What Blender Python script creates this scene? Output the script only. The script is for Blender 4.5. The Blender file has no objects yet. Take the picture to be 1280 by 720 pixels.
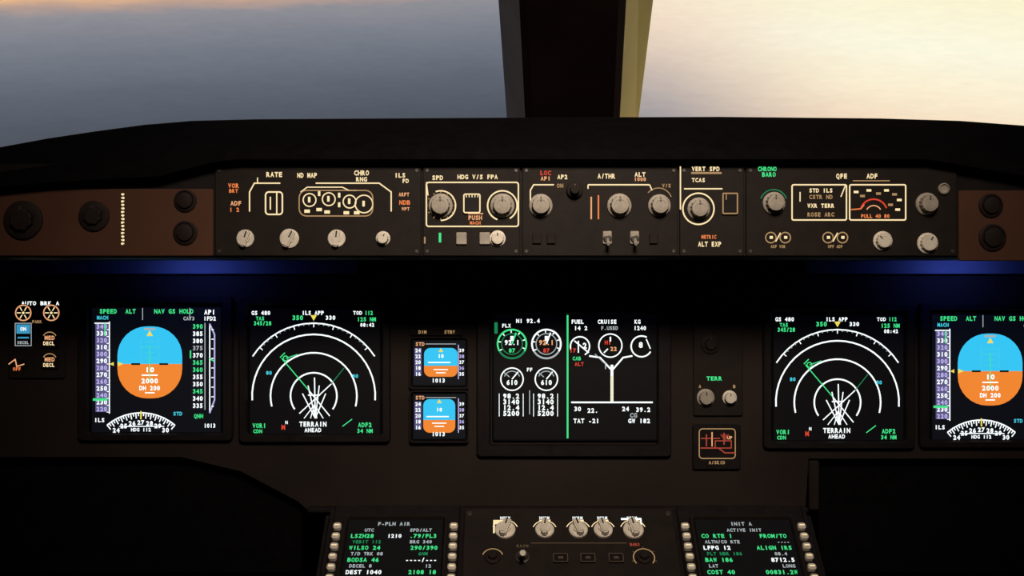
import bpy, bmesh, math, random
from mathutils import Matrix, Vector
random.seed(4)
S=bpy.context.scene; COL=S.collection
try: S.view_settings.view_transform='Standard'; S.view_settings.look='None'
except Exception as e: print(e)
PITCH=14.5; FPX=1370.0
M=Matrix.Translation((0,0,1.25))@Matrix.Rotation(math.radians(90-PITCH),4,'X')
cam=bpy.data.cameras.new('camera'); cam.lens=36*FPX/1280; cam.sensor_width=36; cam.clip_start=0.02
co=bpy.data.objects.new('camera',cam); COL.objects.link(co); co.matrix_world=M; S.camera=co

# ---------------------------------------------------------------- materials
def lin(c):
    return tuple(((v/255)/12.92 if v/255<=0.04045 else ((v/255+0.055)/1.055)**2.4) for v in c)
def mat(name,alb,rough=0.6,metal=0.0,spec=0.3,var=0.25,scale=60,bump=0.0,bscale=400):
    m=bpy.data.materials.new(name); m.use_nodes=True; nt=m.node_tree; b=nt.nodes['Principled BSDF']
    b.inputs['Roughness'].default_value=rough; b.inputs['Metallic'].default_value=metal
    b.inputs['Specular IOR Level'].default_value=spec
    tc=nt.nodes.new('ShaderNodeTexCoord'); n=nt.nodes.new('ShaderNodeTexNoise'); n.inputs['Scale'].default_value=scale; n.inputs['Detail'].default_value=4
    nt.links.new(tc.outputs['Object'],n.inputs['Vector'])
    r=nt.nodes.new('ShaderNodeValToRGB'); r.color_ramp.elements[0].position=0.3; r.color_ramp.elements[1].position=0.7
    r.color_ramp.elements[0].color=(*[a*(1-var) for a in alb],1); r.color_ramp.elements[1].color=(*[min(1,a*(1+var)) for a in alb],1)
    nt.links.new(n.outputs['Fac'],r.inputs['Fac']); nt.links.new(r.outputs['Color'],b.inputs['Base Color'])
    if bump>0:
        n2=nt.nodes.new('ShaderNodeTexNoise'); n2.inputs['Scale'].default_value=bscale; nt.links.new(tc.outputs['Object'],n2.inputs['Vector'])
        bp=nt.nodes.new('ShaderNodeBump'); bp.inputs['Strength'].default_value=bump; bp.inputs['Distance'].default_value=0.001
        nt.links.new(n2.outputs['Fac'],bp.inputs['Height']); nt.links.new(bp.outputs['Normal'],b.inputs['Normal'])
    return m
def em(name,rgb,st=1.0):
    m=bpy.data.materials.new(name); m.use_nodes=True; nt=m.node_tree; b=nt.nodes['Principled BSDF']
    c=lin(rgb); b.inputs['Base Color'].default_value=(0.01,0.01,0.01,1); b.inputs['Roughness'].default_value=0.5; b.inputs['Specular IOR Level'].default_value=0.1
    b.inputs['Emission Color'].default_value=(*c,1); b.inputs['Emission Strength'].default_value=st
    try: m.cycles.emission_sampling='NONE'
    except Exception: pass
    return m
PL=mat('panel_grey_plastic',(0.020,0.015,0.013),0.6,spec=0.12,bump=0.15,var=0.12)
PLB=mat('panel_brown_plastic',(0.098,0.044,0.028),0.65,spec=0.1,bump=0.1,var=0.08,scale=9)
BOARD=mat('board_plastic',(0.025,0.018,0.0155),0.7,spec=0.1,bump=0.15,scale=5)
HOOD=mat('black_leatherette',(0.004,0.0035,0.004),0.9,spec=0.04,bump=0.4,bscale=600)
BEZ=mat('bezel_black_plastic',(0.013,0.010,0.010),0.5,spec=0.15)
SCR=mat('screen_black_glass',(0.004,0.004,0.006),0.35,spec=0.12,var=0.05)
KN=mat('knob_grey_plastic',(0.42,0.37,0.31),0.5)
KNL=mat('knob_pale_plastic',(0.86,0.78,0.66),0.5,var=0.15)
KND=mat('knob_black_plastic',(0.022,0.015,0.013),0.6,spec=0.12)
MET=mat('dull_metal',(0.10,0.09,0.08),0.4,metal=0.6)
SHELL=mat('cabin_lining',(0.02,0.019,0.02),0.85,spec=0.1,scale=6)
CATCH=mat('glow_catcher_paint',(0.14,0.14,0.16),0.7,spec=0.1,scale=6)
FLOOR=mat('floor_carpet',(0.012,0.012,0.013),0.95,spec=0.05,scale=300,bump=0.5)
POST=mat('post_dark_lining',(0.020,0.010,0.010),0.8,spec=0.08,scale=8)
JL=mat('post_skylit_seal',(0.55,0.57,0.62),0.7,spec=0.1,scale=8,var=0.1)  # left jamb: sky light on it is put into this pale grey
JR=mat('post_sunset_lit_seal',(0.97,0.84,0.22),0.6,spec=0.2,scale=8,var=0.1)  # right jamb: sunset light on it is put into this yellow
W=em('light_white',(240,248,248),1.25); WD=em('light_dim_white',(170,178,180)); WA=em('light_warm',(250,224,172),1.1); WAD=em('light_warm_dim',(172,136,92)); WAX=em('light_warm_faint',(84,66,46))
ORG=em('light_orange',(240,130,72),1.0); RED=em('light_red',(222,66,46)); GR=em('light_green',(64,226,135),1.05); GRD=em('light_dark_green',(25,130,80))
CY=em('light_cyan',(70,205,225)); SKY=em('attitude_sky',(50,186,230),1.15); GND=em('attitude_ground',(230,128,46),1.12); PUR=em('light_violet',(190,180,235)); PURD=em('light_dim_violet',(92,86,132))
YEL=em('light_yellow',(240,220,90)); NAVY=em('screen_backlight',(7,9,16)); BLK=em('screen_black',(2,2,4)); PEACH=em('light_peach',(240,170,120))
TAPE=em('tape_backlight',(14,14,24)); LBLUE=em('lit_blue',(60,150,190)); LRED=em('lit_red',(130,46,36)); REDD=em('lit_dim_red',(165,66,50))

# ---------------------------------------------------------------- frames
class Frame:
    def __init__(s,mw,u,cx=640.,cy=360.): s.M=mw; s.u=u; s.cx=cx; s.cy=cy
    def P(s,x,y): return ((x-s.cx)*s.u,(s.cy-y)*s.u)
DG=1.20; DM=1.378
FG=Frame(M@Matrix.Translation((0,0,-DG)),(DG-0.004)/FPX)
FM=Frame(M@Matrix.Translation((0,0,-DM)),(DM-0.005)/FPX)
TH=math.radians(50); DP=1.30
FP=Frame(M@Matrix.Translation((0,-280*DP/FPX,-DP))@Matrix.Rotation(-TH,4,'X'),0.001,0,0)
INFO={}
def thing(name,label,cat,fr,x,y,z=0,group=None):
    o=bpy.data.objects.new(name,None); o.empty_display_size=0.02; COL.objects.link(o)
    a,b=fr.P(x,y); o.matrix_world=fr.M@Matrix.Translation((a,b,z))
    o['label']=label; o['category']=cat
    if group: o['group']=group
    INFO[o.name]=(fr,x,y,z); return o
def part(par,name,me,x,y,z=0,mats=None,label=None,rot=0):
    o=bpy.data.objects.new(name,me); COL.objects.link(o)
    fr,px,py,pz=INFO[par.name]; o.parent=par
    o.location=((x-px)*fr.u,(py-y)*fr.u,z-pz); o.rotation_euler=(0,0,rot)
    if mats is not None and not me.materials:
        for m in (mats if isinstance(mats,(list,tuple)) else [mats]): me.materials.append(m)
    if label: o['label']=label
    INFO[o.name]=(fr,x,y,z); return o
def smooth(me,ang=35):
    me.shade_smooth()
    try: me.set_sharp_from_angle(angle=math.radians(ang))
    except Exception: pass
def mk(v,f,name='m'):
    me=bpy.data.meshes.new(name); me.from_pydata(v,[],f); me.update(); return me
def rr(w,h,r,n=5):
    r=max(1e-5,min(r,w/2-1e-5,h/2-1e-5)); P=[]
    for cx,cy,a0 in ((w/2-r,h/2-r,0),(-w/2+r,h/2-r,90),(-w/2+r,-h/2+r,180),(w/2-r,-h/2+r,270)):
        for i in range(n+1):
            a=math.radians(a0+90*i/n); P.append((cx+r*math.cos(a),cy+r*math.sin(a)))
    return P
def loft(loops,cap=True,n=5,back=False):
    v=[];f=[];k=4*(n+1)
    for w,h,r,z in loops: v+= [(x,y,z) for x,y in rr(w,h,r,n)]
    for j in range(len(loops)-1):
        for i in range(k): a=j*k+i;b=j*k+(i+1)%k; f.append((a,b,b+k,a+k))
    if cap: f.append(tuple((len(loops)-1)*k+i for i in range(k)))
    if back: f.append(tuple(reversed(range(k))))
    me=mk(v,f); smooth(me,40); return me
def plate(w,h,d,r=0.003,c=0.001,z0=0.0): # metres
    return loft([(w,h,r,z0),(w,h,r,z0+d-c),(w-2*c,h-2*c,max(r-c,1e-4),z0+d)],back=True)
def bezel(w,h,iw,ih,d,r=0.006,ir=0.003,c=0.0015,zi=0.001):
    return loft([(w,h,r,0),(w,h,r,d-c),(w-2*c,h-2*c,r-c,d),(iw+3*c,ih+3*c,ir+c,d),(iw,ih,ir,d-2*c),(iw,ih,ir,zi)],cap=False)
def lathe(prof,seg=40,flute=0,amp=0.0,fr=(0,0)):
    v=[];f=[]
    for r,z in prof:
        for i in range(seg):
            a=2*math.pi*i/seg; rr_=r
            if flute and fr[0]<=z<=fr[1]: rr_=r*(1-amp*(0.5+0.5*math.cos(flute*a)))
            v.append((rr_*math.cos(a),rr_*math.sin(a),z))
    n=len(prof)
    for j in range(n-1):
        for i in range(seg): a=j*seg+i;b=j*seg+(i+1)%seg; f.append((a,b,b+seg,a+seg))
    f.append(tuple((n-1)*seg+i for i in range(seg))); f.append(tuple(reversed(range(seg))))
    me=mk(v,f); smooth(me,30); return me

# ---------------------------------------------------------------- flat artwork
GC={}; LW=1.15
def glyph(ch):
    if ch in GC: return GC[ch]
    cu=bpy.data.curves.new('g','FONT'); cu.body=ch; cu.size=1; cu.resolution_u=2; cu.offset=0.040
    o=bpy.data.objects.new('g',cu); COL.objects.link(o); dg=bpy.context.evaluated_depsgraph_get(); dg.update()
    e=o.evaluated_get(dg); me=e.to_mesh()
    vs=[(v.co.x,v.co.y) for v in me.vertices]; fs=[tuple(p.vertices) for p in me.polygons]; e.to_mesh_clear()
    bpy.data.objects.remove(o); bpy.data.curves.remove(cu)
    if vs:
        x0=min(v[0] for v in vs);x1=max(v[0] for v in vs); w=x1-x0; sc=1/0.73
        ww=w*sc; k=sc*(0.76/ww if ww>0.76 else 1)
        vs=[((x-(x0+x1)/2)*k,y*sc-0.5) for x,y in vs]
    GC[ch]=(vs,fs); return GC[ch]
class Art:
    def __init__(s,fr,ox,oy,dx=0,dy=0): s.fr=fr;s.ox=ox;s.oy=oy;s.dx=dx;s.dy=dy;s.v=[];s.f=[];s.m=[];s.mats=[]
    def mi(s,m):
        if m not in s.mats: s.mats.append(m)
        return s.mats.index(m)
    def add(s,pts,faces,m,l=1):
        u=s.fr.u;b=len(s.v);i=s.mi(m)
        s.v+=[((x+s.dx-s.ox)*u,(s.oy-y-s.dy)*u,l*0.00012) for x,y in pts]
        for f in faces: s.f.append(tuple(b+k for k in f)); s.m.append(i)
    def poly(s,pts,m,l=1): s.add(pts,[tuple(range(len(pts)))],m,l)
    def rect(s,x0,y0,x1,y1,m,l=1): s.poly([(x0,y0),(x0,y1),(x1,y1),(x1,y0)],m,l)
    def line(s,x1,y1,x2,y2,w,m,l=2):
        w=w*LW; L=math.hypot(x2-x1,y2-y1) or 1e-6; nx=-(y2-y1)/L*w/2; ny=(x2-x1)/L*w/2
        s.poly([(x1+nx,y1+ny),(x2+nx,y2+ny),(x2-nx,y2-ny),(x1-nx,y1-ny)],m,l)
    def path(s,pts,w,m,l=2,close=False):
        q=list(pts)+([pts[0]] if close else [])
        for a,b in zip(q,q[1:]):
            L=math.hypot(b[0]-a[0],b[1]-a[1]) or 1e-6; ex=(b[0]-a[0])/L*w*0.3; ey=(b[1]-a[1])/L*w*0.3
            s.line(a[0]-ex,a[1]-ey,b[0]+ex,b[1]+ey,w,m,l)
    def arc(s,cx,cy,r,a0,a1,w,m,l=2,n=None): # degrees, 0=right, 90=up
        w=w*LW; n=n or max(6,int(abs(a1-a0)/7)); p=[];f=[]
        for i in range(n+1):
            a=math.radians(a0+(a1-a0)*i/n)
            for R in (r-w/2,r+w/2): p.append((cx+R*math.cos(a),cy-R*math.sin(a)))
        for i in range(n): f.append((2*i,2*i+1,2*i+3,2*i+2))
        s.add(p,f,m,l)
    def ring(s,cx,cy,r,w,m,l=2): s.arc(cx,cy,r,0,360,w,m,l,36)
    def disc(s,cx,cy,r,m,l=1,n=20): s.poly([(cx+r*math.cos(2*math.pi*i/n),cy-r*math.sin(2*math.pi*i/n)) for i in range(n)],m,l)
    def ray(s,cx,cy,a,r0,r1,w,m,l=2):
        a=math.radians(a); s.line(cx+r0*math.cos(a),cy-r0*math.sin(a),cx+r1*math.cos(a),cy-r1*math.sin(a),w,m,l)
    def box(s,x0,y0,x1,y1,w,m,r=0,l=2):
        P=[((x0+x1)/2+a,(y0+y1)/2-b) for a,b in rr(x1-x0,y1-y0,max(r,0.01),4)]
        s.path(P,w,m,l,True)
    def text(s,t,x,y,h,m,l=3,al='c',sx=0.86):
        adv=h*sx; W_=adv*len(t); x0=x-W_/2 if al=='c' else (x if al=='l' else x-W_)
        for i,ch in enumerate(t):
            if ch==' ': continue
            vs,fs=glyph(ch); cx=x0+adv*(i+0.5)
            s.add([(cx+a*h*sx/0.86,y-b*h) for a,b in vs],fs,m,l)
    def mesh(s):
        me=mk(s.v,s.f,'art')
        for m in s.mats: me.materials.append(m)
        for p,i in zip(me.polygons,s.m): p.material_index=i
        return me

# ---------------------------------------------------------------- shared control meshes
KM={}
def knob(par,x,y,r,m=None,h=None,z=0.004,rot=0.0,style='round',name='knob'):
    fr=INFO[par.name][0]; R=r*fr.u; H=(h or r*0.95)*fr.u
    key=(round(r,1),round(H,4),style,(m or KN).name,fr.u)
    if key not in KM:
        if style=='round':
            me=lathe([(R,0),(R,H*0.18),(R*0.93,H*0.24),(R*0.80,H*0.28),(R*0.78,H*0.85),(R*0.70,H*0.97),(R*0.45,H),(R*0.42,H*0.96)],60,14,0.10,(H*0.27,H*0.9))
        elif style=='dark':
            me=lathe([(R,0),(R,H*0.3),(R*0.9,H*0.4),(R*0.62,H*0.42),(R*0.6,H*0.9),(R*0.5,H)],48,8,0.12,(H*0.41,H*0.95))
        elif style=='pointer':
            me=lathe([(R,0),(R,H*0.2),(R*0.92,H*0.28),(R*0.55,H*0.3),(R*0.5,H*0.5)],40)
            bm=bmesh.new(); bm.from_mesh(me)
            ret=bmesh.ops.create_cube(bm,size=1); vs=ret['verts']
            bmesh.ops.scale(bm,vec=(R*0.72,R*1.9,H*0.75),verts=vs); bmesh.ops.translate(bm,vec=(0,0,H*0.62),verts=vs)
            es=list({e for v in vs for e in v.link_edges}); bmesh.ops.bevel(bm,geom=es,offset=R*0.15,segments=3,affect='EDGES')
            bm.to_mesh(me); bm.free(); smooth(me,35)
        me.materials.append(m or KN); 
        a=Art(fr,0,0); 
        if style=='pointer': a.rect(-r*0.08,-r*0.85,r*0.08,-r*0.1,MET,0)
        else: a.rect(-r*0.07,-r*0.66,r*0.07,-r*0.30,MET,0)
        KM[key]=(me,a.mesh(),H*(1.0 if style=='pointer' else 0.985)+0.0001)
    me,pm,hz=KM[key]
    k=part(par,name,me,x,y,z,rot=rot)
    q=part(k,'pointer_mark',pm,x,y,z+hz)
    return k
def toggle(par,x,y,z=0.004,m=None,s=1.0):
    fr=INFO[par.name][0]; key=('t',s,(m or KNL).name,fr.u)
    if key not in KM:
        u=fr.u*s
        b=lathe([(6*u,0),(6*u,1.5*u),(4.5*u,2*u),(4*u,4*u)],24); b.materials.append(MET)
        l=lathe([(1.6*u,0),(1.8*u,4*u),(2.8*u,12*u),(3.0*u,14*u),(2.2*u,16*u)],20); l.materials.append(m or KNL)
        KM[key]=(b,l)
    b,l=KM[key]; t=part(par,'toggle_switch',b,x,y,z)
    q=part(t,'lever',l,x,y,z+0.003); q.rotation_euler=(math.radians(28),0,0); return t
def button(par,x,y,w,h,z=0.004,m=None,name='push_button',d=0.003):
    fr=INFO[par.name][0]; key=('b',w,h,d,(m or BEZ).name,fr.u)
    if key not in KM:
        me=plate(w*fr.u,h*fr.u,d,0.0012,0.0006); me.materials.append(m or BEZ); KM[key]=me
    return part(par,name,KM[key],x,y,z)
def screws(par,x0,y0,x1,y1,z=0.004):
    fr=INFO[par.name][0]
    if 'scr' not in KM:
        u=fr.u; me=lathe([(2.6*u,0),(2.6*u,0.6*u),(2.0*u,1.1*u)],16); me.materials.append(MET); KM['scr']=me
    for x in (x0,x1):
        for y in (y0,y1): part(par,'fastener',KM['scr'],x,y,z)

# ================================================================ WORLD
w=bpy.data.worlds.new('sky'); S.world=w; w.use_nodes=True; nt=w.node_tree; N=nt.nodes; L=nt.links
bg=N['Background']; tc=N.new('ShaderNodeTexCoord'); sep=N.new('ShaderNodeSeparateXYZ'); L.new(tc.outputs['Generated'],sep.inputs[0])
def math_(op,a,b,c=None):
    n=N.new('ShaderNodeMath'); n.operation=op
    for i,v in enumerate((a,b,c)):
        if v is None: continue
        if isinstance(v,(int,float)): n.inputs[i].default_value=v
        else: L.new(v,n.inputs[i])
    return n.outputs[0]
def noise(sx,sz,scale,det):
    comb=N.new('ShaderNodeCombineXYZ'); L.new(math_('MULTIPLY',sep.outputs['X'],sx),comb.inputs[0]); L.new(math_('MULTIPLY',sep.outputs['Z'],sz),comb.inputs[1]); L.new(sep.outputs['Y'],comb.inputs[2])
    nz=N.new('ShaderNodeTexNoise'); nz.inputs['Scale'].default_value=scale; nz.inputs['Detail'].default_value=det; nz.inputs['Roughness'].default_value=0.6; L.new(comb.outputs[0],nz.inputs['Vector'])
    return math_('SUBTRACT',nz.outputs['Fac'],0.5)
X=sep.outputs['X']
off=math_('MULTIPLY',noise(6.0,30.0,2.6,7),0.014)
fine=noise(9.0,40.0,7.0,5)
tilt=math_('ADD',math_('MULTIPLY',math_('MINIMUM',X,0.0),-0.035),math_('MULTIPLY',math_('MAXIMUM',math_('SUBTRACT',X,0.12),0.0),0.11))
z1=math_('ADD',math_('ADD',sep.outputs['Z'],off),tilt)
mr=N.new('ShaderNodeMapRange'); L.new(z1,mr.inputs[0]); mr.inputs[1].default_value=-0.2; mr.inputs[2].default_value=0.3
def ramp(st):
    r=N.new('ShaderNodeValToRGB'); e=r.color_ramp.elements
    e[0].position=(st[0][0]+0.2)/0.5; e[0].color=(*lin(st[0][1]),1); e[1].position=(st[-1][0]+0.2)/0.5; e[1].color=(*lin(st[-1][1]),1)
    for p,c in st[1:-1]: q=e.new((p+0.2)/0.5); q.color=(*lin(c),1)
    L.new(mr.outputs[0],r.inputs[0]); return r.outputs[0]
rl=ramp([(-0.2,(50,54,62)),(-0.11,(74,79,89)),(-0.06,(97,104,116)),(-0.02,(124,129,140)),(0.004,(146,145,152)),(0.013,(196,164,146)),(0.020,(240,190,140)),(0.06,(190,150,130)),(0.3,(40,45,65))])
rm=ramp([(-0.2,(112,112,120)),(-0.12,(142,142,149)),(-0.085,(172,165,166)),(-0.05,(214,196,184)),(-0.015,(244,222,200)),(0.02,(252,236,210)),(0.08,(215,180,150)),(0.3,(45,48,65))])
rt=ramp([(-0.2,(180,155,145)),(-0.12,(222,192,170)),(-0.08,(248,222,194)),(-0.045,(255,242,212)),(-0.01,(255,252,228)),(0.05,(255,246,206)),(0.11,(235,190,145)),(0.3,(50,48,60))])
def sstep(a,b):
    n=N.new('ShaderNodeMapRange'); n.interpolation_type='SMOOTHSTEP'; L.new(math_('ADD',X,off),n.inputs[0]); n.inputs[1].default_value=a; n.inputs[2].default_value=b; return n.outputs[0]
def mix(f,a,b):
    n=N.new('ShaderNodeMix'); n.data_type='RGBA'; L.new(f,n.inputs[0]); L.new(a,n.inputs[6]); L.new(b,n.inputs[7]); return n.outputs[2]
c1=mix(sstep(-0.0,0.12),rl,rm); c2=mix(sstep(0.10,0.32),c1,rt)
L.new(c2,bg.inputs[0]); L.new(math_('ADD',math_('ADD',1.0,math_('MULTIPLY',fine,0.16)),math_('MULTIPLY',sstep(0.5,0.95),2.4)),bg.inputs[1])

# ================================================================ SHELL (world axes)
def wmesh(name,v,f,m):
    me=mk(v,f,name); o=bpy.data.objects.new(name,me); me.materials.append(m); COL.objects.link(o); o['kind']='structure'; return o
BF=[(0,1,3,2),(4,6,7,5),(0,4,5,1),(2,3,7,6),(0,2,6,4),(1,5,7,3)]
def wbox(name,x0,x1,y0,y1,z0,z1,m):
    return wmesh(name,[(x,y,z) for x in (x0,x1) for y in (y0,y1) for z in (z0,z1)],BF,m)
wbox('floor',-1.1,1.3,-1.2,2.0,-0.06,0.0,FLOOR)
wbox('ceiling',-1.1,1.3,-1.2,1.12,2.10,2.16,SHELL)
wbox('wall_left',-1.16,-1.1,-1.2,2.3,0,2.1,SHELL)
wbox('wall_right',1.3,1.36,-1.2,2.3,0,2.1,SHELL)
wbox('wall_back',-1.1,1.3,-1.26,-1.2,0,2.1,SHELL)
wbox('wall_front',-1.1,1.3,2.0,2.06,0,0.95,SHELL)
# windscreen frame
A=Vector((0,0.301,-1.92)); B=Vector((0,0.4467,-1.70)); up=(B-A).normalized(); xa=Vector((1,0,0)); na=xa.cross(up).normalized() # towards cabin
FWm=M@Matrix(((xa.x,up.x,na.x,A.x),(xa.y,up.y,na.y,A.y),(xa.z,up.z,na.z,A.z),(0,0,0,1)))
TW=0.86; SH=-0.045; SR=-0.012
def wobj(name,v,f,m):
    me=mk(v,f,name); me.materials.append(m); o=bpy.data.objects.new(name,me); COL.objects.link(o); o.matrix_world=FWm; o['kind']='structure'; return o
def prism(name,prof,m,b=-0.16,t=TW):
    n=len(prof); v=[(x+s*b,b,z) for x,z,s in prof]+[(x+s*t,t,z) for x,z,s in prof]
    f=[(i,(i+1)%n,(i+1)%n+n,i+n) for i in range(n)]+[tuple(reversed(range(n))),tuple(range(n,2*n))]
    return wobj(name,v,f,m)
CL,CR=0.024,0.186
prism('trim_1',[(CL,-0.08,SH),(CL,0.030,SH),(CL+0.012,0.042,SH),(CR-0.012,0.042,SH),(CR,0.030,SH),(CR,-0.08,SH)],POST)
prism('trim_2',[(CL-0.0002,0.030,SH),(CL-0.036,-0.050,SH),(CL-0.036,-0.08,SH),(CL-0.0002,-0.08,SH)],JL)
prism('trim_3',[(CR+0.0002,-0.08,SH),(CR+0.047,-0.08,SR),(CR+0.047,-0.070,SR),(CR+0.0002,0.030,SH)],JR)
tp=FWm@Vector((0,TW,0))
wmesh('trim_4',[(x,y,z) for x in (-1.1,1.3) for y,z in ((tp.y-0.02,tp.z-0.03),(tp.y+0.1,tp.z),(1.10,2.10),(1.16,2.16))],[(0,2,6,4),(1,5,7,3),(0,4,5,1),(2,3,7,6),(0,1,3,2),(4,6,7,5)],SHELL)
gm=bpy.data.materials.new('windscreen_glass'); gm.use_nodes=True; g=gm.node_tree; g.nodes.clear()
go=g.nodes.new('ShaderNodeOutputMaterial'); gt=g.nodes.new('ShaderNodeBsdfTransparent'); gg=g.nodes.new('ShaderNodeBsdfGlossy'); gx=g.nodes.new('ShaderNodeMixShader')
gt.inputs[0].default_value=(0.985,0.985,0.985,1); gg.inputs['Roughness'].default_value=0.02; gx.inputs[0].default_value=0.02
g.links.new(gt.outputs[0],gx.inputs[1]); g.links.new(gg.outputs[0],gx.inputs[2]); g.links.new(gx.outputs[0],go.inputs[0])
ZG=-0.075
wobj('window_1',[(-1.15,-0.16,ZG),(CL-0.034-SH*0.16,-0.16,ZG),(CL-0.034+SH*TW,TW,ZG),(-1.15,TW,ZG)],[(0,1,2,3)],gm)
wobj('window_2',[(CR+0.045-SR*0.16,-0.16,ZG),(1.35,-0.16,ZG),(1.35,TW,ZG),(CR+0.045+SR*TW,TW,ZG)],[(0,1,2,3)],gm)

# added warm fill light above and behind the pilots, brightens panels and knobs
ld=bpy.data.lights.new('fill_light',type='AREA'); ld.shape='DISK'; ld.size=0.35; ld.energy=2.0; ld.color=(1.0,0.84,0.68); ld.spread=math.radians(60)
lo=bpy.data.objects.new('fill_light',ld); COL.objects.link(lo)
src=M@Vector((0.10,0.72,-0.05)); tgt=M@Vector((0.04,0.12,-1.2))
lo.matrix_world=Matrix.Translation(src)@((tgt-src).to_track_quat('-Z','Y').to_matrix().to_4x4())

# ================================================================ GLARESHIELD
gs=thing('glareshield','black leatherette hood over the whole instrument panel','glareshield',FG,700,262)
ug=FG.u
def px(x,d): return (x-640)*d/FPX
def py(y,d): return (360-y)*d/FPX
def interp(t,x):
    for (a,b),(c,d) in zip(t,t[1:]):
        if a<=x<=c: return b+(d-b)*(x-a)/(c-a)
    return t[0][1] if x<t[0][0] else t[-1][1]
crest=[(-160,222),(-60,200),(0,184),(60,173),(120,164),(180,156),(240,151),(320,149),(640,147),(900,146),(1100,148),(1200,151),(1280,157),(1340,168),(1440,200)]
lip=[(-160,262),(0,238),(60,232),(200,224),(268,206),(300,203),(1160,203),(1200,210),(1280,224),(1440,252)]
v=[];f=[]; xs=list(range(-160,1441,20)); npf=10
ga,gb=FG.P(700,262)
for x in xs:
    c=interp(crest,x); l=interp(lip,x)
    mid=(c+l)/2
    pr=[(l+2,1.203),(l,1.185),(l-4,1.180),(l-12,1.181),(mid+4,1.20),(mid-12 if mid-12>c+3 else c+6,1.25),(c+1,1.31),(c,1.36)]
    pts=[(py(y,d),d) for y,d in pr]
    yc=py(c,1.36); pts+=[(yc-0.012,1.55),(yc-0.06,2.0)]
    for yy,d in pts: v.append((px(x,min(d,1.36))-ga,yy-gb,-(d-DG)))
for i in range(len(xs)-1):
    for j in range(npf-1): a=i*npf+j; f.append((a,a+npf,a+npf+1,a+1))
me=mk(v,f); smooth(me,60); h=part(gs,'hood',me,700,262,0,HOOD)
me=plate(1640*ug,118*ug,0.12,0.004,0.002,-0.12); part(gs,'housing',me,640,263,0,BEZ)
def module(name,label,cat,x0,x1,y0,y1,m=PL,sc=True,group=None):
    t=thing(name,label,cat,FG,(x0+x1)/2,(y0+y1)/2,0,group)
    part(t,'faceplate',plate((x1-x0-1.5)*ug,(y1-y0)*ug,0.004,0.002,0.0008),(x0+x1)/2,(y0+y1)/2,0,m)
    if sc: screws(t,x0+6,y0+7,x1-6,y1-6)
    return t
def art(t,fr=None): f_,x,y,z=INFO[t.name]; return Art(f_,x,y)
def put(t,a,name='legend',z=0.004): return part(t,name,a.mesh(),a.ox,a.oy,z)

# end panels
t=module('glareshield_end_panel','brown glareshield end panel with knobs and light strip','control panel',-90,267,236,320,PLB,False)
knob(t,30,275,24,KND,12,style='dark',name='air_vent_knob'); knob(t,118,270,19,KND,9,style='dark',name='air_vent_knob')
def cupb(t,x,y,r):
    u=ug*r; me=lathe([(u,0),(u,0.002),(u*0.85,0.003),(u*0.8,0.0015),(u*0.72,0.0015),(u*0.66,0.005),(u*0.5,0.0058)],40); part(t,'round_push_button',me,x,y,0.004,KND)
cupb(t,232,251,14); cupb(t,232,291,15)
a=art(t)
for i in range(15): a.disc(153.5+0.8*math.sin(i*2.1),243+i*4.4,1.5,WA); a.rect(151.6,242+i*4.4,155.4,243.6+i*4.4,WA,2)
put(t,a,'light_strip')
t=module('glareshield_end_panel','brown glareshield end panel with two round buttons','control panel',1198,1440,238,326,PLB,False)
cupb(t,1238,257,15); cupb(t,1240,297,17)

# display selector panel
G2='glareshield control panels'
t=module('lighting_control_panel','dark selector panel with amber outlined legends and four knobs','control panel',268,527,206,320,group=G2)
for x,r in ((307,11),(362,12),(421,11),(479,9)): knob(t,x,298,r,KNL,9,style='pointer' if r!=9 else 'round',rot=random.uniform(-.6,.6))
a=art(t)
a.path([(312,264),(312,240),(318,229),(350,229)],1.4,WA); a.path([(395,229),(474,229),(489,240),(489,264)],1.4,WA); a.line(322,222,322,229,1.2,WA)
a.box(332,240,353,268,1.6,WA,4); a.line(346,240,346,268,1.4,WA); a.line(338,246,338,262,1.4,WA)
a.path([(376,240),(384,234),(428,234),(436,238),(446,238)],1.2,WA); a.box(374,238,466,270,1.3,WAD,9)
for x,y,r in ((387,250,8),(411,249,8),(437,252,8),(455,255,11)):
    a.ring(x,y,r,1.3,WA); a.rect(x-2,y-4,x+1,y+3,WA)
for x,y in ((384,264),(399,262),(409,265),(433,266),(446,266)): a.rect(x-3.5,y-2,x+3.5,y+2,WA,3)
for x,y in ((399,242),(424,244),(424,256)): a.rect(x-1.5,y-3,x+1.5,y+3,WA,3)
a.text('RATE',343,218,6,WA); a.text('ND MAP',384,219,6,WA,sx=0.7); a.text('CHRO',452,216,6,WA,sx=.8); a.text('RNG',452,224,5.5,WA)
a.text('VOR',292,232,5.5,ORG); a.text('BRT',292,238.5,4.5,ORG); a.text('ADF',295,254,5.5,PEACH); a.text('1 2',293,262,5,ORG)
a.text('ILS',500,219,5.5,WA); a.text('FD',507,226,5,WA); a.text('ARPT',505,243,4.5,PEACH,sx=.75); a.text('NDB',506,253,5.5,ORG); a.text('WPT',507,261,4,PEACH)
put(t,a)
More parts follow.
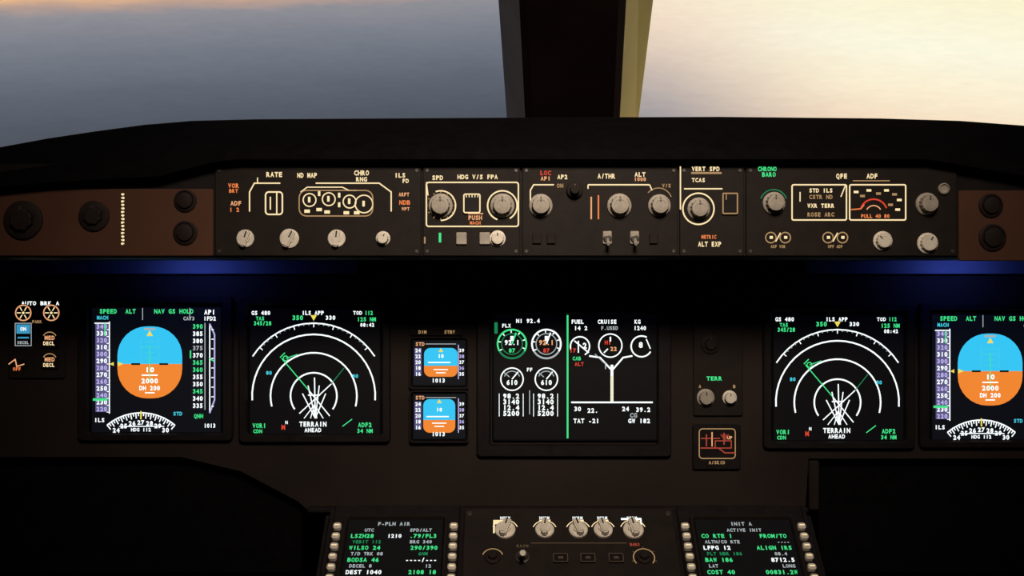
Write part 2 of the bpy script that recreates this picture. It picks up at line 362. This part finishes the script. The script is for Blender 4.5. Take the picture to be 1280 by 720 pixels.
# speed and heading panel
t=module('flight_control_panel','dark speed and heading panel with two ringed knobs','control panel',528,651,206,320,group=G2)
knob(t,551,257,15,KN,14); knob(t,628,257,15,KN,14); button(t,590,254,18,22,m=BEZ)
a=art(t); a.box(533,228,648,283,1.5,WA,3); a.arc(551,257,18.5,-90,110,1.5,WA); a.arc(628,257,18.5,-60,250,1.6,WA)
for k in range(12): a.ray(551,257,k*30,16,18,1,WAD)
a.path([(533,228),(535,244)],1.2,WA); a.line(585,267,604,267,1.3,PEACH)
a.text('SPD',547,222,5.5,WA); a.text('HDG V/S FPA',597,221,5.5,WA,sx=.84); a.text('PUSH',594,272,5.5,PEACH,sx=.8); a.text('MACH',594,278.5,4,ORG)
a.rect(548.5,291,551.5,303,GR,2); a.text('I',531,300,8,WAD); put(t,a)
bl=art(t); bl.box(580,243,600,266,1.4,WA,2)
for k in range(5): bl.line(583+k*3.6,244,583+k*3.6,247,1,WA)
put(t,bl,'button_legend',0.0072)
for x in (577,606): button(t,x,298,13,15,m=KN)
knob(t,622,298,10,KNL,8)
# altitude panel
t=module('autopilot_panel','dark autopilot panel with grey rotary knobs and toggles','control panel',652,848,206,320,group=G2)
for x,r in ((676,14.5),(774,15),(824,14)): knob(t,x,257,r,KN,14)
knob(t,718,238,10,KND,16,style='dark')
a=art(t); a.path([(663,252),(663,238),(667,231),(692,231)],1.4,WA); a.line(735,231,812,231,1.5,WA); a.line(735,231,735,236,1.3,WA); a.line(812,231,815,238,1.3,WA)
a.line(739,246,739,274,1.6,PEACH); a.line(748,244,748,274,1.6,ORG); a.arc(823,252,17,20,140,1,WAD)
a.text('LOC',682,216,5.5,RED); a.text('AP1',682,223,5,PEACH); a.text('AP2',703,221,5.5,WA,sx=.8); a.text('A/THR',758,220,6,WA,sx=.75); a.text('ALT',800,218,5.5,WA); a.text('1000',800,224,4.5,PEACH)
a.text('ON',700,232,5,WAD); a.text('V/S',833,232,4.5,WAD); put(t,a)
for x in (671,689,817): button(t,x,298,11,13,m=KND)
for x in (759,793): 
    button(t,x,297,11,16,m=KN); toggle(t,x,299,0.006,KN,0.9)
# approach panel
t=module('approach_panel','dark panel with ringed altitude knob and square button','control panel',849,931,206,320,group=G2)
knob(t,873,261,14,KN,14); button(t,912,254,18,24,m=BEZ)
a=art(t); a.line(850.5,208,850.5,262,1.4,WA); a.line(855,236,903,236,1.4,WA); a.ring(873,261,19.5,1.6,WA); a.text('VERT SPD',882,211,5.5,WA,sx=.8); a.rect(864,215,902,217.5,WAD,1)
a.text('TCAS',873,225,5,WA); put(t,a)
a=art(t); a.text('METRIC',886,296,4.5,ORG,sx=.7); a.text('ALT EXP',887,305,6,WA,sx=.7); put(t,a,'caption')
bl=art(t); bl.box(903,242,921,267,1.4,WAD,1); bl.line(907,243,907,250,1,WAD); put(t,bl,'button_legend',0.0072)
# right selector panel
t=module('display_selector_panel','dark selector panel with two framed legends and knobs','control panel',932,1197,206,320,group=G2)
knob(t,967,254,14,KN,14); knob(t,1158,255,14,KN,14); knob(t,1103,301,12,KNL,9,rot=.8); knob(t,1159,304,13,KNL,9,rot=-.5)
a=art(t); a.text('CHRONO',959,211,5.5,GR,sx=.72); a.text('BARO',961,218,5.5,GR,sx=.8)
a.arc(967,254,17,20,160,1.1,GRD); put(t,a,'caption')
a=art(t); a.box(990,231,1058,275,1.5,WA,2); a.box(1062,231,1132,275,1.5,WA,2)
for y,tx,m in ((238,'STD ILS',WA),(246,'CSTR ND',WAD),(257,'WXR TERR',WA),(268,'ROSE ARC',WAD)): a.text(tx,1026,y,5,m,sx=.85)
a.line(1000,240,1000,252,1.2,WA); a.line(1057,231,1051,246,1.2,WA)
a.arc(1092,266,17,20,165,1.6,RED); a.path([(1064,262),(1076,261),(1080,256)],1.3,ORG); a.arc(1092,267,10,30,150,1.2,PEACH)
for k,(x,y) in enumerate(((1070,240),(1078,245),(1086,238),(1098,242),(1108,238),(1118,243),(1124,250),(1113,256),(1122,262))): a.rect(x-3,y-1.5,x+3,y+1.5,WAD if k%2 else WA,3)
a.text('PULL 40 80',1094,270,4.5,ORG,sx=.8); a.text('QFE',1052,220,6,WA,sx=.8); a.text('ADF',1090,220,6,WA,sx=.8); a.line(1066,226,1112,226,1.1,WAD)
put(t,a)
for c0,tx in ((972.5,'ADF VOR'),(1044,'OFF ADF')):
    a=art(t)
    for cx in (c0-9,c0+9): a.ring(cx,297,6.5,1.3,WAD); a.rect(cx-1.5,295,cx+2.5,298.5,WA,3)
    a.line(c0-3,302,c0+3,291,1.3,WA); a.text(tx,c0,308,3.8,WAD,sx=.7); put(t,a,'caption')
r=lathe([(7*ug,0),(7*ug,.003),(5.5*ug,.004),(5*ug,.002)],30); part(t,'round_push_button',r,1179,236,0.004,KN)

# under-hood flood lights
for x0,x1,xl,pw in ((-160,420,195,0.16),(1060,1440,1268,0.18)):
    xm=(x0+x1)/2; t=thing('flood_light','slim blue flood lamp tucked under the black hood','lamp',FG,xl,316,-0.125,'under-hood flood lamps')
    part(t,'lamp_housing',plate(220*ug,8*ug,0.010,0.002,0.001),xl,316,-0.125,BEZ)
    part(t,'glow_catcher',plate((x1-x0)*ug,30*ug,0.004,0.002,0.001),xm,325,-0.172,CATCH)  # pale plate added behind the lamp so its blue glow shows
    ld=bpy.data.lights.new('flood',type='AREA'); ld.shape='RECTANGLE'; ld.size=0.06; ld.size_y=0.006; ld.energy=pw; ld.color=(0.10,0.17,1.0)
    lo=bpy.data.objects.new('lamp_tube',ld); COL.objects.link(lo); lo.parent=t; lo.location=(0,-0.004,0.015); lo.rotation_euler=(math.radians(-20),0,0)

# ================================================================ MAIN PANEL
um=FM.u
ip=thing('instrument_panel','matte dark brown main instrument panel board','instrument panel',FM,640,460)
outl=[(-160,300),(1440,300),(1440,574),(1012,574),(1008,640),(385,640),(372,628),(300,590),(225,572),(-160,572)]
v=[((x-640)*um,(460-y)*um,0) for x,y in outl]; n=len(v); v+= [(a_,b_,-0.03) for a_,b_,_ in v]
me=mk(v,[tuple(reversed(range(n))),tuple(range(n,2*n))]+[(i,(i+1)%n,(i+1)%n+n,i+n) for i in range(n)])
bm=bmesh.new(); bm.from_mesh(me); bmesh.ops.recalc_face_normals(bm,faces=bm.faces); bm.to_mesh(me); bm.free()
part(ip,'board',me,640,460,0,BOARD)
part(ip,'centre_pillar',plate(13*um,62*um,0.006,0.003,0.002),1018,607,0,PL)
part(ip,'ledge',plate(625*um,7*um,0.012,0.003,0.002),697,637,0,BEZ)
for x0,x1 in ((-160,372),(1030,1440)):
    part(ip,'table_leaf',plate((x1-x0)*um,140*um,0.012,0.008,0.003),(x0+x1)/2,654,-0.03,HOOD,label='black folded table leaf')

def display(name,label,bx0,by0,bx1,by1,sx0,sy0,sx1,sy1,group=None,cat='display screen'):
    t=thing(name,label,cat,FM,(bx0+bx1)/2,(by0+by1)/2,0,group)
    cx,cy=(bx0+bx1)/2,(by0+by1)/2
    part(t,'bezel',bezel((bx1-bx0)*um,(by1-by0)*um,(sx1-sx0+4)*um,(sy1-sy0+4)*um,0.008),cx,cy,0,BEZ)
    part(t,'screen',plate((sx1-sx0+3.6)*um,(sy1-sy0+3.6)*um,0.003,0.003,0.0003),(sx0+sx1)/2,(sy0+sy1)/2,0.001,SCR)
    return t
def clipatt(a,cx,cy,w,h,r,hor,l=1):
    P=[(cx+x,cy-y) for x,y in rr(w,h,r,8)]
    up_=[p for p in P if p[1]<hor]; dn=[p for p in P if p[1]>=hor]
    a.poly([(cx+w/2,hor)]+up_+[(cx-w/2,hor)],SKY,l)
    a.poly([(cx-w/2,hor)]+dn+[(cx+w/2,hor)],GND,l)
def pfd(dx,dy):
    t=display('flight_display','square flight display showing blue and orange attitude indicator',98+dx,370+dy,291+dx,551+dy,114+dx,384+dy,276+dx,541+dy,'primary flight displays')
    a=Art(FM,195+dx,460+dy,dx,dy)
    a.rect(114.5,384.5,275.5,540.5,NAVY,0)
    clipatt(a,187,453,81,90,37,455)
    for k,wd in ((-28,6),(-21,12),(-14,6),(-7,9)): a.line(187-wd,455+k,187+wd,455+k,.9,CY,3)
    a.rect(180,410,194,412.5,WD,3); a.poly([(187,413),(183,420),(191,420)],YEL,4)
    a.line(176,425,176,452,0.7,CY,3); a.line(198,425,198,452,.7,CY,3)
    a.rect(164,454,175,456.2,BLK,4); a.rect(199,454,210,456.2,BLK,4)
    a.text('10',187,462,6,W,5,sx=1.0); a.line(177,469,197,469,1.4,W,4); a.text('2000',187,476,6,W,5,sx=.9); a.text('DH 200',187,485,5.5,W,5,sx=.8); a.line(181,491,193,491,1.3,W,4)
    a.poly([(147,452),(154,455),(147,458)],YEL,4)
    a.line(187,432,187,478,.9,GR,4)
    a.rect(119,404,136,515,PURD,1); a.line(136.5,402,136.5,517,1.2,W,2)
    for i in range(13): a.text('%03d'%(340-i*10),127,408+i*8.6,5.5,W if i%2 else PUR,3,sx=.85); a.line(133,412+i*8.6,136,412+i*8.6,.8,W,3)
    a.line(118,404,137,404,1.2,W,3); a.rect(116,498,134,501,GR,4); a.line(131,404,131,420,1.3,GR,4)
    a.poly([(137,455),(142,452.5),(142,457.5)],YEL,4)
    a.rect(238,404,256,512,TAPE,1)
    for i in range(12): a.text('%03d'%(390-i*5),247,408+i*9,5.5,(GR if i in (0,5,6,9) else W if i%3 else WD),3,sx=.8)
    a.path([(256,404),(256,512)],1,WD,2); a.line(238,438,238,448,1.5,GR,4)
    a.path([(262,405),(268,418),(268,500),(262,516)],1.6,PUR,3); a.line(262,405,262,516,1.2,W,2); a.line(268,452,262,448,1.5,GR,4)
    for i in range(9): a.line(264,412+i*12,267,412+i*12,1,W,4)
    a.text('SPEED',135,389,5.5,GR,3,sx=.8); a.text('ALT',163,389,5.5,GR,3,sx=.8); a.line(178,385,178,400,.8,WD); a.text('NAV GS HOLD',217,389,5.5,GR,3,sx=.82); a.text('AP1',262,390,6,W,3,sx=.8)
    a.text('1FD2',262,398,5,W,3,sx=.8); a.text('CAT3',236,398,4.5,WD,3,sx=.8); a.text('MACH',128,397,4.5,CY,3,sx=.8); a.line(237,385,237,400,.8,WD)
    a.text('QNH',248,520,5,GR,3,sx=.8); a.text('1013',262,532,5,W,3,sx=.75)
    a.arc(176,582,66,50,130,1.3,W)
    for i in range(29):
        an=130-i*80/28; a.ray(176,582,an,(59 if i%2==0 else 62),66,1.2,W)
    for i in range(7): an=125-i*11.6; r_=54; a.text(str(24+i),176+r_*math.cos(math.radians(an)),582-r_*math.sin(math.radians(an)),5.5,W,3,sx=.85)
    a.line(176,514,176,524,1.6,YEL,4); a.text('STD',222,517,4.5,CY,3); a.text('ILS',124,525,5.0,W,3,sx=.9)
    a.line(149,533,205,533,1,W); a.text('HDG 112',176,537,4.2,W,3)
    part(t,'symbology',a.mesh(),195+dx,460+dy,0.0041)
pfd(0,0); pfd(1051,9)
def nd(dx,dy):
    t=display('navigation_display','square navigation display showing white compass range arcs',299+dx,372+dy,488+dx,553+dy,312+dx,386+dy,475+dx,543+dy,'navigation displays')
    a=Art(FM,393+dx,460+dy,dx,dy); a.rect(312.5,386.5,474.5,542.5,BLK,0)
    cx,cy=392,495
    a.arc(cx,cy,29,-35,215,1.7,W); a.arc(cx,cy,54,-14,194,1.7,W); 
    a.arc(cx,cy,77,-4,184,1.7,W); a.arc(cx,cy,91,33,147,1.5,W)
    for i in range(25):
        an=138-i*96/24; a.ray(cx,cy,an,88.5 if i%4 else 86,91,1.0,W if i%4==0 else WD)
    a.poly([(392,401),(388,394),(396,394)],YEL,4)
    a.line(352,448,386,488,1.1,GR,3); a.line(386,488,412,520,1.2,W,3); a.line(350,447,356,441,1.1,GR,3); a.ring(357,448,3,1,GR,3); a.line(357,448,372,443,.9,GR,3)
    for x0,y0 in ((378,492),(385,482),(399,482),(407,492)): a.line(x0,y0,394,523,1.2,W,3)
    a.line(cx+1,472,cx+2,523,1.3,W,3)
    a.line(414,480,374,517,1.2,W,3); a.line(414,480,430,460,.9,GRD,3)
    for k in range(4): a.line(380+k*8,523,393,506,1.0,W,3)
    a.line(385,494,400,494,1.3,W,4)
    a.text('GS 480',326,391,5,W,3,sx=.8); a.text('TAS',325,398,4.5,GR,3,sx=.8); a.text('345/28',328,404,5,GR,3,sx=.75)
    a.text('ILS APP',391,391,5,W,3,sx=.8); a.text('350',372,397,5.5,GR,3); a.text('330',413,397,5,W,3)
    a.text('TOD',447,391,4.5,W,3); a.text('112',461,391,5,GR,3,sx=.7); a.text('125 NM',458,399,5,GR,3,sx=.8); a.text('08:42',459,406,4.5,W,3,sx=.8)
    a.text('80',336,466,4.5,CY,3); a.text('80',444,470,4.5,CY,3)
    a.text('VOR1',324,532,5.5,GR,3,sx=.8); a.text('CDN',322,539,4.5,GR,3); a.text('M',354,534,6,RED,3); a.text('N',358,528,4,W,3)
    a.text('TERRAIN',391,530,6,W,3,sx=.82); a.text('AHEAD',391,537.5,5,W,3); a.text('ADF2',456,531,5.5,GR,3,sx=.8); a.text('34 NM',456,538.5,5,GR,3,sx=.8); a.line(428,533,440,524,1,GR,3)
    part(t,'symbology',a.mesh(),393+dx,460+dy,0.0041)
nd(0,0); nd(655,8)

def stby(y0,y1,ax,ay,w,h):
    t=display('standby_display','small standby display with blue and orange attitude',512,y0,586,y1,516,y0+4,582,y1-4,'standby displays')
    a=Art(FM,548,(y0+y1)/2); a.rect(516.5,y0+4.5,581.5,y1-4.5,NAVY,0)
    clipatt(a,ax,ay,w,h,8,ay+h*0.12)
    a.rect(ax-16,ay+h*0.12-5,ax+12,ay+h*0.12-3.5,W,3); a.text('10',ax,ay-8,4.5,W,3); a.line(ax-9,ay+9,ax+9,ay+9,1.1,W,3); a.line(ax-6,ay+13,ax+6,ay+13,1.1,W,3); a.poly([(ax,ay-h/2),(ax-3,ay-h/2+5),(ax+3,ay-h/2+5)],YEL,3)
    a.rect(518,y0+14,527,y1-16,PURD,1)
    for i in range(5): a.text('%d'%(24-i*2),522.5,y0+17+i*(y1-y0-32)/4.5,4.5,W,3,sx=.8); a.text('%d'%(39-i),577,y0+17+i*(y1-y0-32)/4.5,4.2,PUR if i%2 else W,3,sx=.8)
    a.text('STD',525,y0+9,4.5,PEACH,3); a.text('1013',548,y1-10.5,5,W,3); a.line(532,y0+9,570,y0+9,.8,WD); a.line(573,y0+10,573,y1-12,1,PUR)
    part(t,'symbology',a.mesh(),548,(y0+y1)/2,0.0041)
    return t
stby(421,486,551,453,42,36); stby(488,553,549,520,40,42)
t=thing('standby_caption_plate','thin dark caption plate above standby displays','nameplate',FM,542,415)
part(t,'faceplate',plate(66*um,9*um,0.003,0.001,0.0005),545,415,0,BEZ)
for tx,x in (('DIM',528),('STBY',562)): a=art(t); a.text(tx,x,415,4,WAD); part(t,'legend',a.mesh(),542,415,0.003)

# centre engine display
t=display('engine_display','wide central display with round engine gauges and system diagram',596,378,839,571,617,392,821,550)
a=Art(FM,718,472); a.rect(617.5,392.5,820.5,549.5,BLK,0)
a.line(709.5,394,709.5,548,1.9,GR,3)
a.text('N1 92.4',660,401,5,W,3); 
for cx,c2,c3 in ((640,W,GR),(683,PEACH,W)):
    a.ring(cx,430,18,2.0,GRD if cx==640 else WD,2); a.arc(cx,430,18,-30,210,1.8,c3,3)
    for k in range(7): a.ray(cx,430,-20+k*38,14,17,1.2,W,3)
    a.ray(cx,430,70,0,15,1.6,c3,4); a.text('92.1',cx,428,6,c2,4,sx=.8); a.text('87',cx,438,5,RED if cx!=640 else GR,4); a.ring(cx,430,13,1,GRD if cx==640 else WD,2)
    a.rect(cx-2,420,cx+2,426,W,4)
    a.ring(cx,474,14,1.4,W,2); a.ray(cx,474,50,0,12,1.4,W,3); a.ray(cx,474,140,4,13,1,WD,3); a.text('610',cx,478,6,W,4,sx=.8); a.arc(cx,474,10,20,160,1,WD,3)
    for j,(tx) in enumerate(('98.2','3140','12.4','5200')):
        a.text(tx,cx-1,495+j*7.2,6,W,4,sx=.88); a.line(cx-16,492+j*7.2,cx-16,499+j*7.2,.8,W,3); a.line(cx+14,492+j*7.2,cx+14,499+j*7.2,.8,W,3)
a.line(662,488,662,518,1,WD,3); a.text('FF',662,462,4.5,W)
a.rect(618,403,622,417,GRD,2); a.text('FLX',633,407,4.5,W,3)
for x,tx in ((722,'FUEL'),(759,'CRUISE'),(797,'KG')): a.text(tx,x,402,5,W,3,sx=.8)
a.text('14 2',726,410,5,W,3); a.text('F.USED',762,410,4.5,WD,3,sx=.8); a.text('1240',800,410,5,W,3,sx=.8)
a.arc(725,433,12,-60,200,1.5,W); a.line(718,426,736,441,1.5,W,3); a.line(723,426,723,441,1.3,W,3); a.text('2',731,432,7,W,3); a.text('17',716,438,5,RED,4)
a.ring(763,432,14.5,1.4,W); a.text('HI',760,428,5,RED,4); a.text('22',767,436,5,PEACH,4); a.line(763,421,763,427,1.6,W,4); a.line(755,441,760,436,1.4,W,4)
a.arc(802,433,13,60,330,1.6,W); a.text('8',801,431,7,W,3); a.line(808,424,813,436,1.3,W,3)
a.path([(737,445),(750,447),(764,462)],1.8,W); a.path([(790,445),(779,447),(766,462)],1.8,W); a.path([(744,443),(757,455),(757,461)],1.2,WD)
a.line(765,456,765,503,3.0,W); a.line(765,470,765,503,1.2,YEL,3)
a.text('CAB',721,448,4.5,GR,3,sx=.8); a.text('ALT',724,455,4.5,RED,3)
a.line(714,503,816,503,1.8,W,3)
for x,y,tx,m in ((722,511,'30',W),(741,513,'22.',W),(782,511,'24',W),(804,512,'39.2',W),(733,526,'TAT -21',W),(799,526,'GW 182',W),(792,519,'CG',WD)):
    a.text(tx,x,y,5.5,m,3,sx=.85)
part(t,'symbology',a.mesh(),718,472,0.0041)

# left small panel
t=thing('brake_pressure_panel','small dark panel with two round dials and lit buttons','control panel',FM,45,424)
part(t,'faceplate',plate(70*um,98*um,0.004,0.003,0.0008),45,424,0,PL)
a=art(t); a.text('AUTO BRK A',50,379,4.8,W,sx=1.0)
for cx in (30,65):
    part(t,'dial',lathe([(11*um,0),(11*um,.002),(9*um,.003)],32),cx,391,0.004,KND)
    a.ring(cx,391,9.5,1.3,PEACH,26)
    for k in range(6): a.ray(cx,391,k*60,3,8,1.1,WA,27)
    a.disc(cx,391,1.6,WA,27)
button(t,30,418,22,28); button(t,63,426,21,18); button(t,63,452,21,18); button(t,23,455,18,12)
a.rect(21.5,405.5,38.5,417,LBLUE,26); a.text('ON',30,411,4.5,W,28); a.rect(23,421,37,423,LBLUE,26); a.text('DECEL',30,428,3.6,WD,28,sx=.8)
a.box(20,404,40,432,.8,WD,0,27)
for y in (424,451): a.text('MED',63,y-2,5,PEACH,27); a.text('DECL',62,y+5,4.5,WA,27,sx=.8); a.arc(63,y,9,30,150,1,WAD,27)
a.path([(12,455),(20,449),(22,458),(31,455)],1.2,PEACH,27); a.text('OFF',22,461,4,ORG,27); a.text('PARK',46,402,3.6,WAD)
part(t,'legend',a.mesh(),45,424,0.004)

# right-of-centre small controls
t=thing('gear_control_panel','narrow dark panel with two knobs and lit caption','control panel',FM,898,470)
part(t,'faceplate',plate(62*um,120*um,0.004,0.003,0.0008),898,460,0,PL)
knob(t,888,430,12,KND,7,style='dark'); knob(t,882,497,11,KN,9); knob(t,912,497,9,KNL,9)
a=art(t); a.text('TERR',893,473,5,GR,sx=1.0); a.text('A',875,483,4,WAD); a.text('B',918,483,4,WAD)
part(t,'legend',a.mesh(),898,470,0.004)
t=thing('gear_indicator','small square indicator with red and orange outlined symbols','indicator',FM,896,559)
part(t,'bezel',plate(60*um,56*um,0.005,0.003,0.001),896,559,0,BEZ)
a=art(t); a.box(874,536,919,573,1.1,WAD,4); a.path([(876,560),(898,560),(906,566),(919,566)],1.3,REDD); a.line(883,543,883,558,1.3,REDD); a.line(890,540,890,558,1.3,PEACH); a.line(905,541,905,556,1.3,REDD); a.line(876,548,900,548,1.1,REDD)
a.box(894,551,914,560,1.1,REDD,0); a.poly([(900,543),(912,543),(906,552)],LRED,1); a.text('UP',912,547,4,PEACH); a.text('A/SKID',896,578,4,WAD)
part(t,'legend',a.mesh(),896,559,0.0051)

# ================================================================ PEDESTAL (mm units on sloping plane)
pd=thing('centre_pedestal','dark sloping centre pedestal between the pilots','pedestal',FP,67,120)
inv=pd.matrix_world.inverted()
cols=[]
for x in (-0.222,0.356):
    tf=FP.M@Vector((x,0.012,-0.004)); tb=FP.M@Vector((x,-0.38,-0.004))
    cols+=[tf,tb,Vector((tf.x,tf.y,0.0)),Vector((tb.x,tb.y,0.0))]
me=mk([tuple(inv@c) for c in cols],[(0,1,3,2),(4,6,7,5),(0,4,5,1),(0,2,6,4),(1,5,7,3),(2,3,7,6)])
bm=bmesh.new(); bm.from_mesh(me); bmesh.ops.recalc_face_normals(bm,faces=bm.faces); bmesh.ops.bevel(bm,geom=list(bm.edges),offset=0.006,segments=3,affect='EDGES'); bm.to_mesh(me); bm.free(); smooth(me,40)
part(pd,'body',me,67,120,0,BEZ)
def cdu(cx,rows,title):
    t=thing('control_display_unit','control unit with green text screen and side keys','control unit',FP,cx,112,0,'control display units')
    part(t,'housing',plate(0.150,0.245,0.005,0.004,0.002,-0.004),cx,112,0,BEZ)
    part(t,'screen_bezel',bezel(0.122,0.104,0.1125,0.095,0.006,0.004,0.003),cx,60,0.001,PL)
    part(t,'screen',plate(0.112,0.0945,0.002,0.003,0.0003),cx,60,0.001,SCR)
    part(t,'keypad_plate',plate(0.138,0.098,0.003,0.003,0.0005),cx,172,0.001,PL)
    a=Art(FP,cx,60); a.rect(cx-55.5,13.5,cx+55.5,106.5,BLK,0)
    a.text(title,cx-2,20,5,WD,3,sx=.85)
    y=29
    for r_ in rows:
        for tx,x,al,m,h in r_: a.text(tx,cx+x,y,h,m,3,al,.84)
        y+=8.3
    part(t,'symbology',a.mesh(),cx,60,0.0032)
    k=plate(0.0095,0.0085,0.006,0.003,0.0015); k.materials.append(KNL)
    km=Art(FP,0,0); km.rect(-3.0,-.7,3.0,.7,WA,0); kmm=km.mesh()
    for s in (-1,1):
        for i in range(6):
            q=part(t,'line_select_key',k,cx+s*68,24+i*14.2,0.001); part(q,'key_mark',kmm,cx+s*68,24+i*14.2,0.0072)
    kk=plate(0.013,0.010,0.004,0.0015,0.001); kk.materials.append(KND)
    for r_ in range(5):
        for c in range(7): part(t,'key',kk,cx-54+c*18,134+r_*18,0.004)
    return t
def R(*q): return q
rowsA=[R(('UTC',-30,'c',WD,4.4),('SPD/ALT',30,'c',WD,4.4)),R(('LSZH28',-51,'l',GR,5.4),('1210',0,'c',W,5),('.79/FL3',49,'r',GR,5.4)),R(('VEBIT 112',-48,'l',GRD,4.4),('BRG 340',44,'r',WD,4.4)),R(('WILSO 24',-51,'l',GR,5.4),('290/390',51,'r',GR,5.4)),
R(('T/D TRK 08',-48,'l',WD,4.4),('6NM',40,'r',GRD,4.4)),R(('BODSA 46',-51,'l',GR,5.4),('----/---',51,'r',W,5.4)),R(('DECEL 8',-48,'l',WD,4.4),('12',45,'r',WD,4.4)),R(('DEST 1040',-51,'l',W,5.4),('2108 18',51,'r',GR,5.4)),R(('MSG',-50,'l',GR,4.4),('5.2',50,'r',W,4.4)),R(('EGLL27R',-51,'l',GR,5.4),('1104 7.4',51,'r',W,5.4))]
rowsB=[R(('ACTIVE INIT',0,'c',WD,4.4)),R(('CO RTE 1',-51,'l',GR,5.4),('FROM/TO',48,'r',GR,5.4)),R(('ALTN/CO RTE',-48,'l',WD,4.4),('----',50,'r',WD,4.4)),R(('LFPG 12',-51,'l',W,5.4),('ALIGN IRS',51,'r',GR,5.4)),
R(('FLT NBR 186',-48,'l',GRD,4.4),('08.4',44,'r',WD,4.4)),R(('BAW 186',-51,'l',GR,5.4),('8712.5',51,'r',W,5.4)),R(('LAT',-48,'l',WD,4.4),('LONG',50,'r',WD,4.4)),R(('COST 40',-51,'l',GR,5.4),('00831.2W',51,'r',GR,5.4)),R(('CRZ FL/TEMP',-48,'l',WD,4.4),('TROPO',50,'r',WD,4.4)),R(('FL390-56',-51,'l',GR,5.4),('36090',51,'r',GR,5.4))]
cdu(-136,rowsA,'F-PLN AIR'); cdu(270,rowsB,'INIT A')
# centre switching panel
t=thing('switching_panel','dark panel with a row of pale knobs and switches','control panel',FP,67,70)
part(t,'faceplate',plate(0.246,0.160,0.004,0.003,0.001),67,78,0,PL)
for x in (-50,184):
    for y in (6,150): part(t,'fastener',lathe([(.0035,0),(.0035,.001),(.0028,.0016)],16),x,y,0.004,MET)
a=Art(FP,67,70)
for x,r_,st in ((-8,12,'pointer'),(38,11,'pointer'),(77,11,'pointer'),(106,11,'pointer'),(141,12,'pointer')):
    knob(t,x,30,r_,KNL,12,style='pointer',rot=random.uniform(-.35,.35),z=0.004)
    a.arc(x,30,r_+3,20,160,1.0,WA); a.text('NORM',x,12,4,W,sx=.75)
    a.rect(x-6,14.5,x+7,17,WA)
a.rect(-22,15,-10,21,WA); a.rect(-22,15,-20,34,WA); a.rect(128,12,152,15,W); a.rect(150,12,152,32,W); a.text('BARO',141,50,4,REDD,sx=.7)
a.line(22,48,132,48,.8,WAX)
knob(t,-22,68,9,KND,7,style='dark'); a.arc(-22,68,12,20,160,1.0,WAD)
toggle(t,12,68,0.004,KNL,1.4); a.text('RAIN',12,52,4,WAX)
for x in (55,86,118): button(t,x,70,17,12,m=BEZ); a.box(x-8,64.5,x+8,75.5,.5,WAX,1,28); a.text('ON',x,70,3.4,WAX,28)
knob(t,150,68,9,KND,7,style='dark'); a.arc(150,68,12,-40,220,1.0,WAD)
for k in range(5): a.ray(150,68,-20+k*55,13,15,.9,WAX)
part(t,'legend',a.mesh(),67,70,0.004)
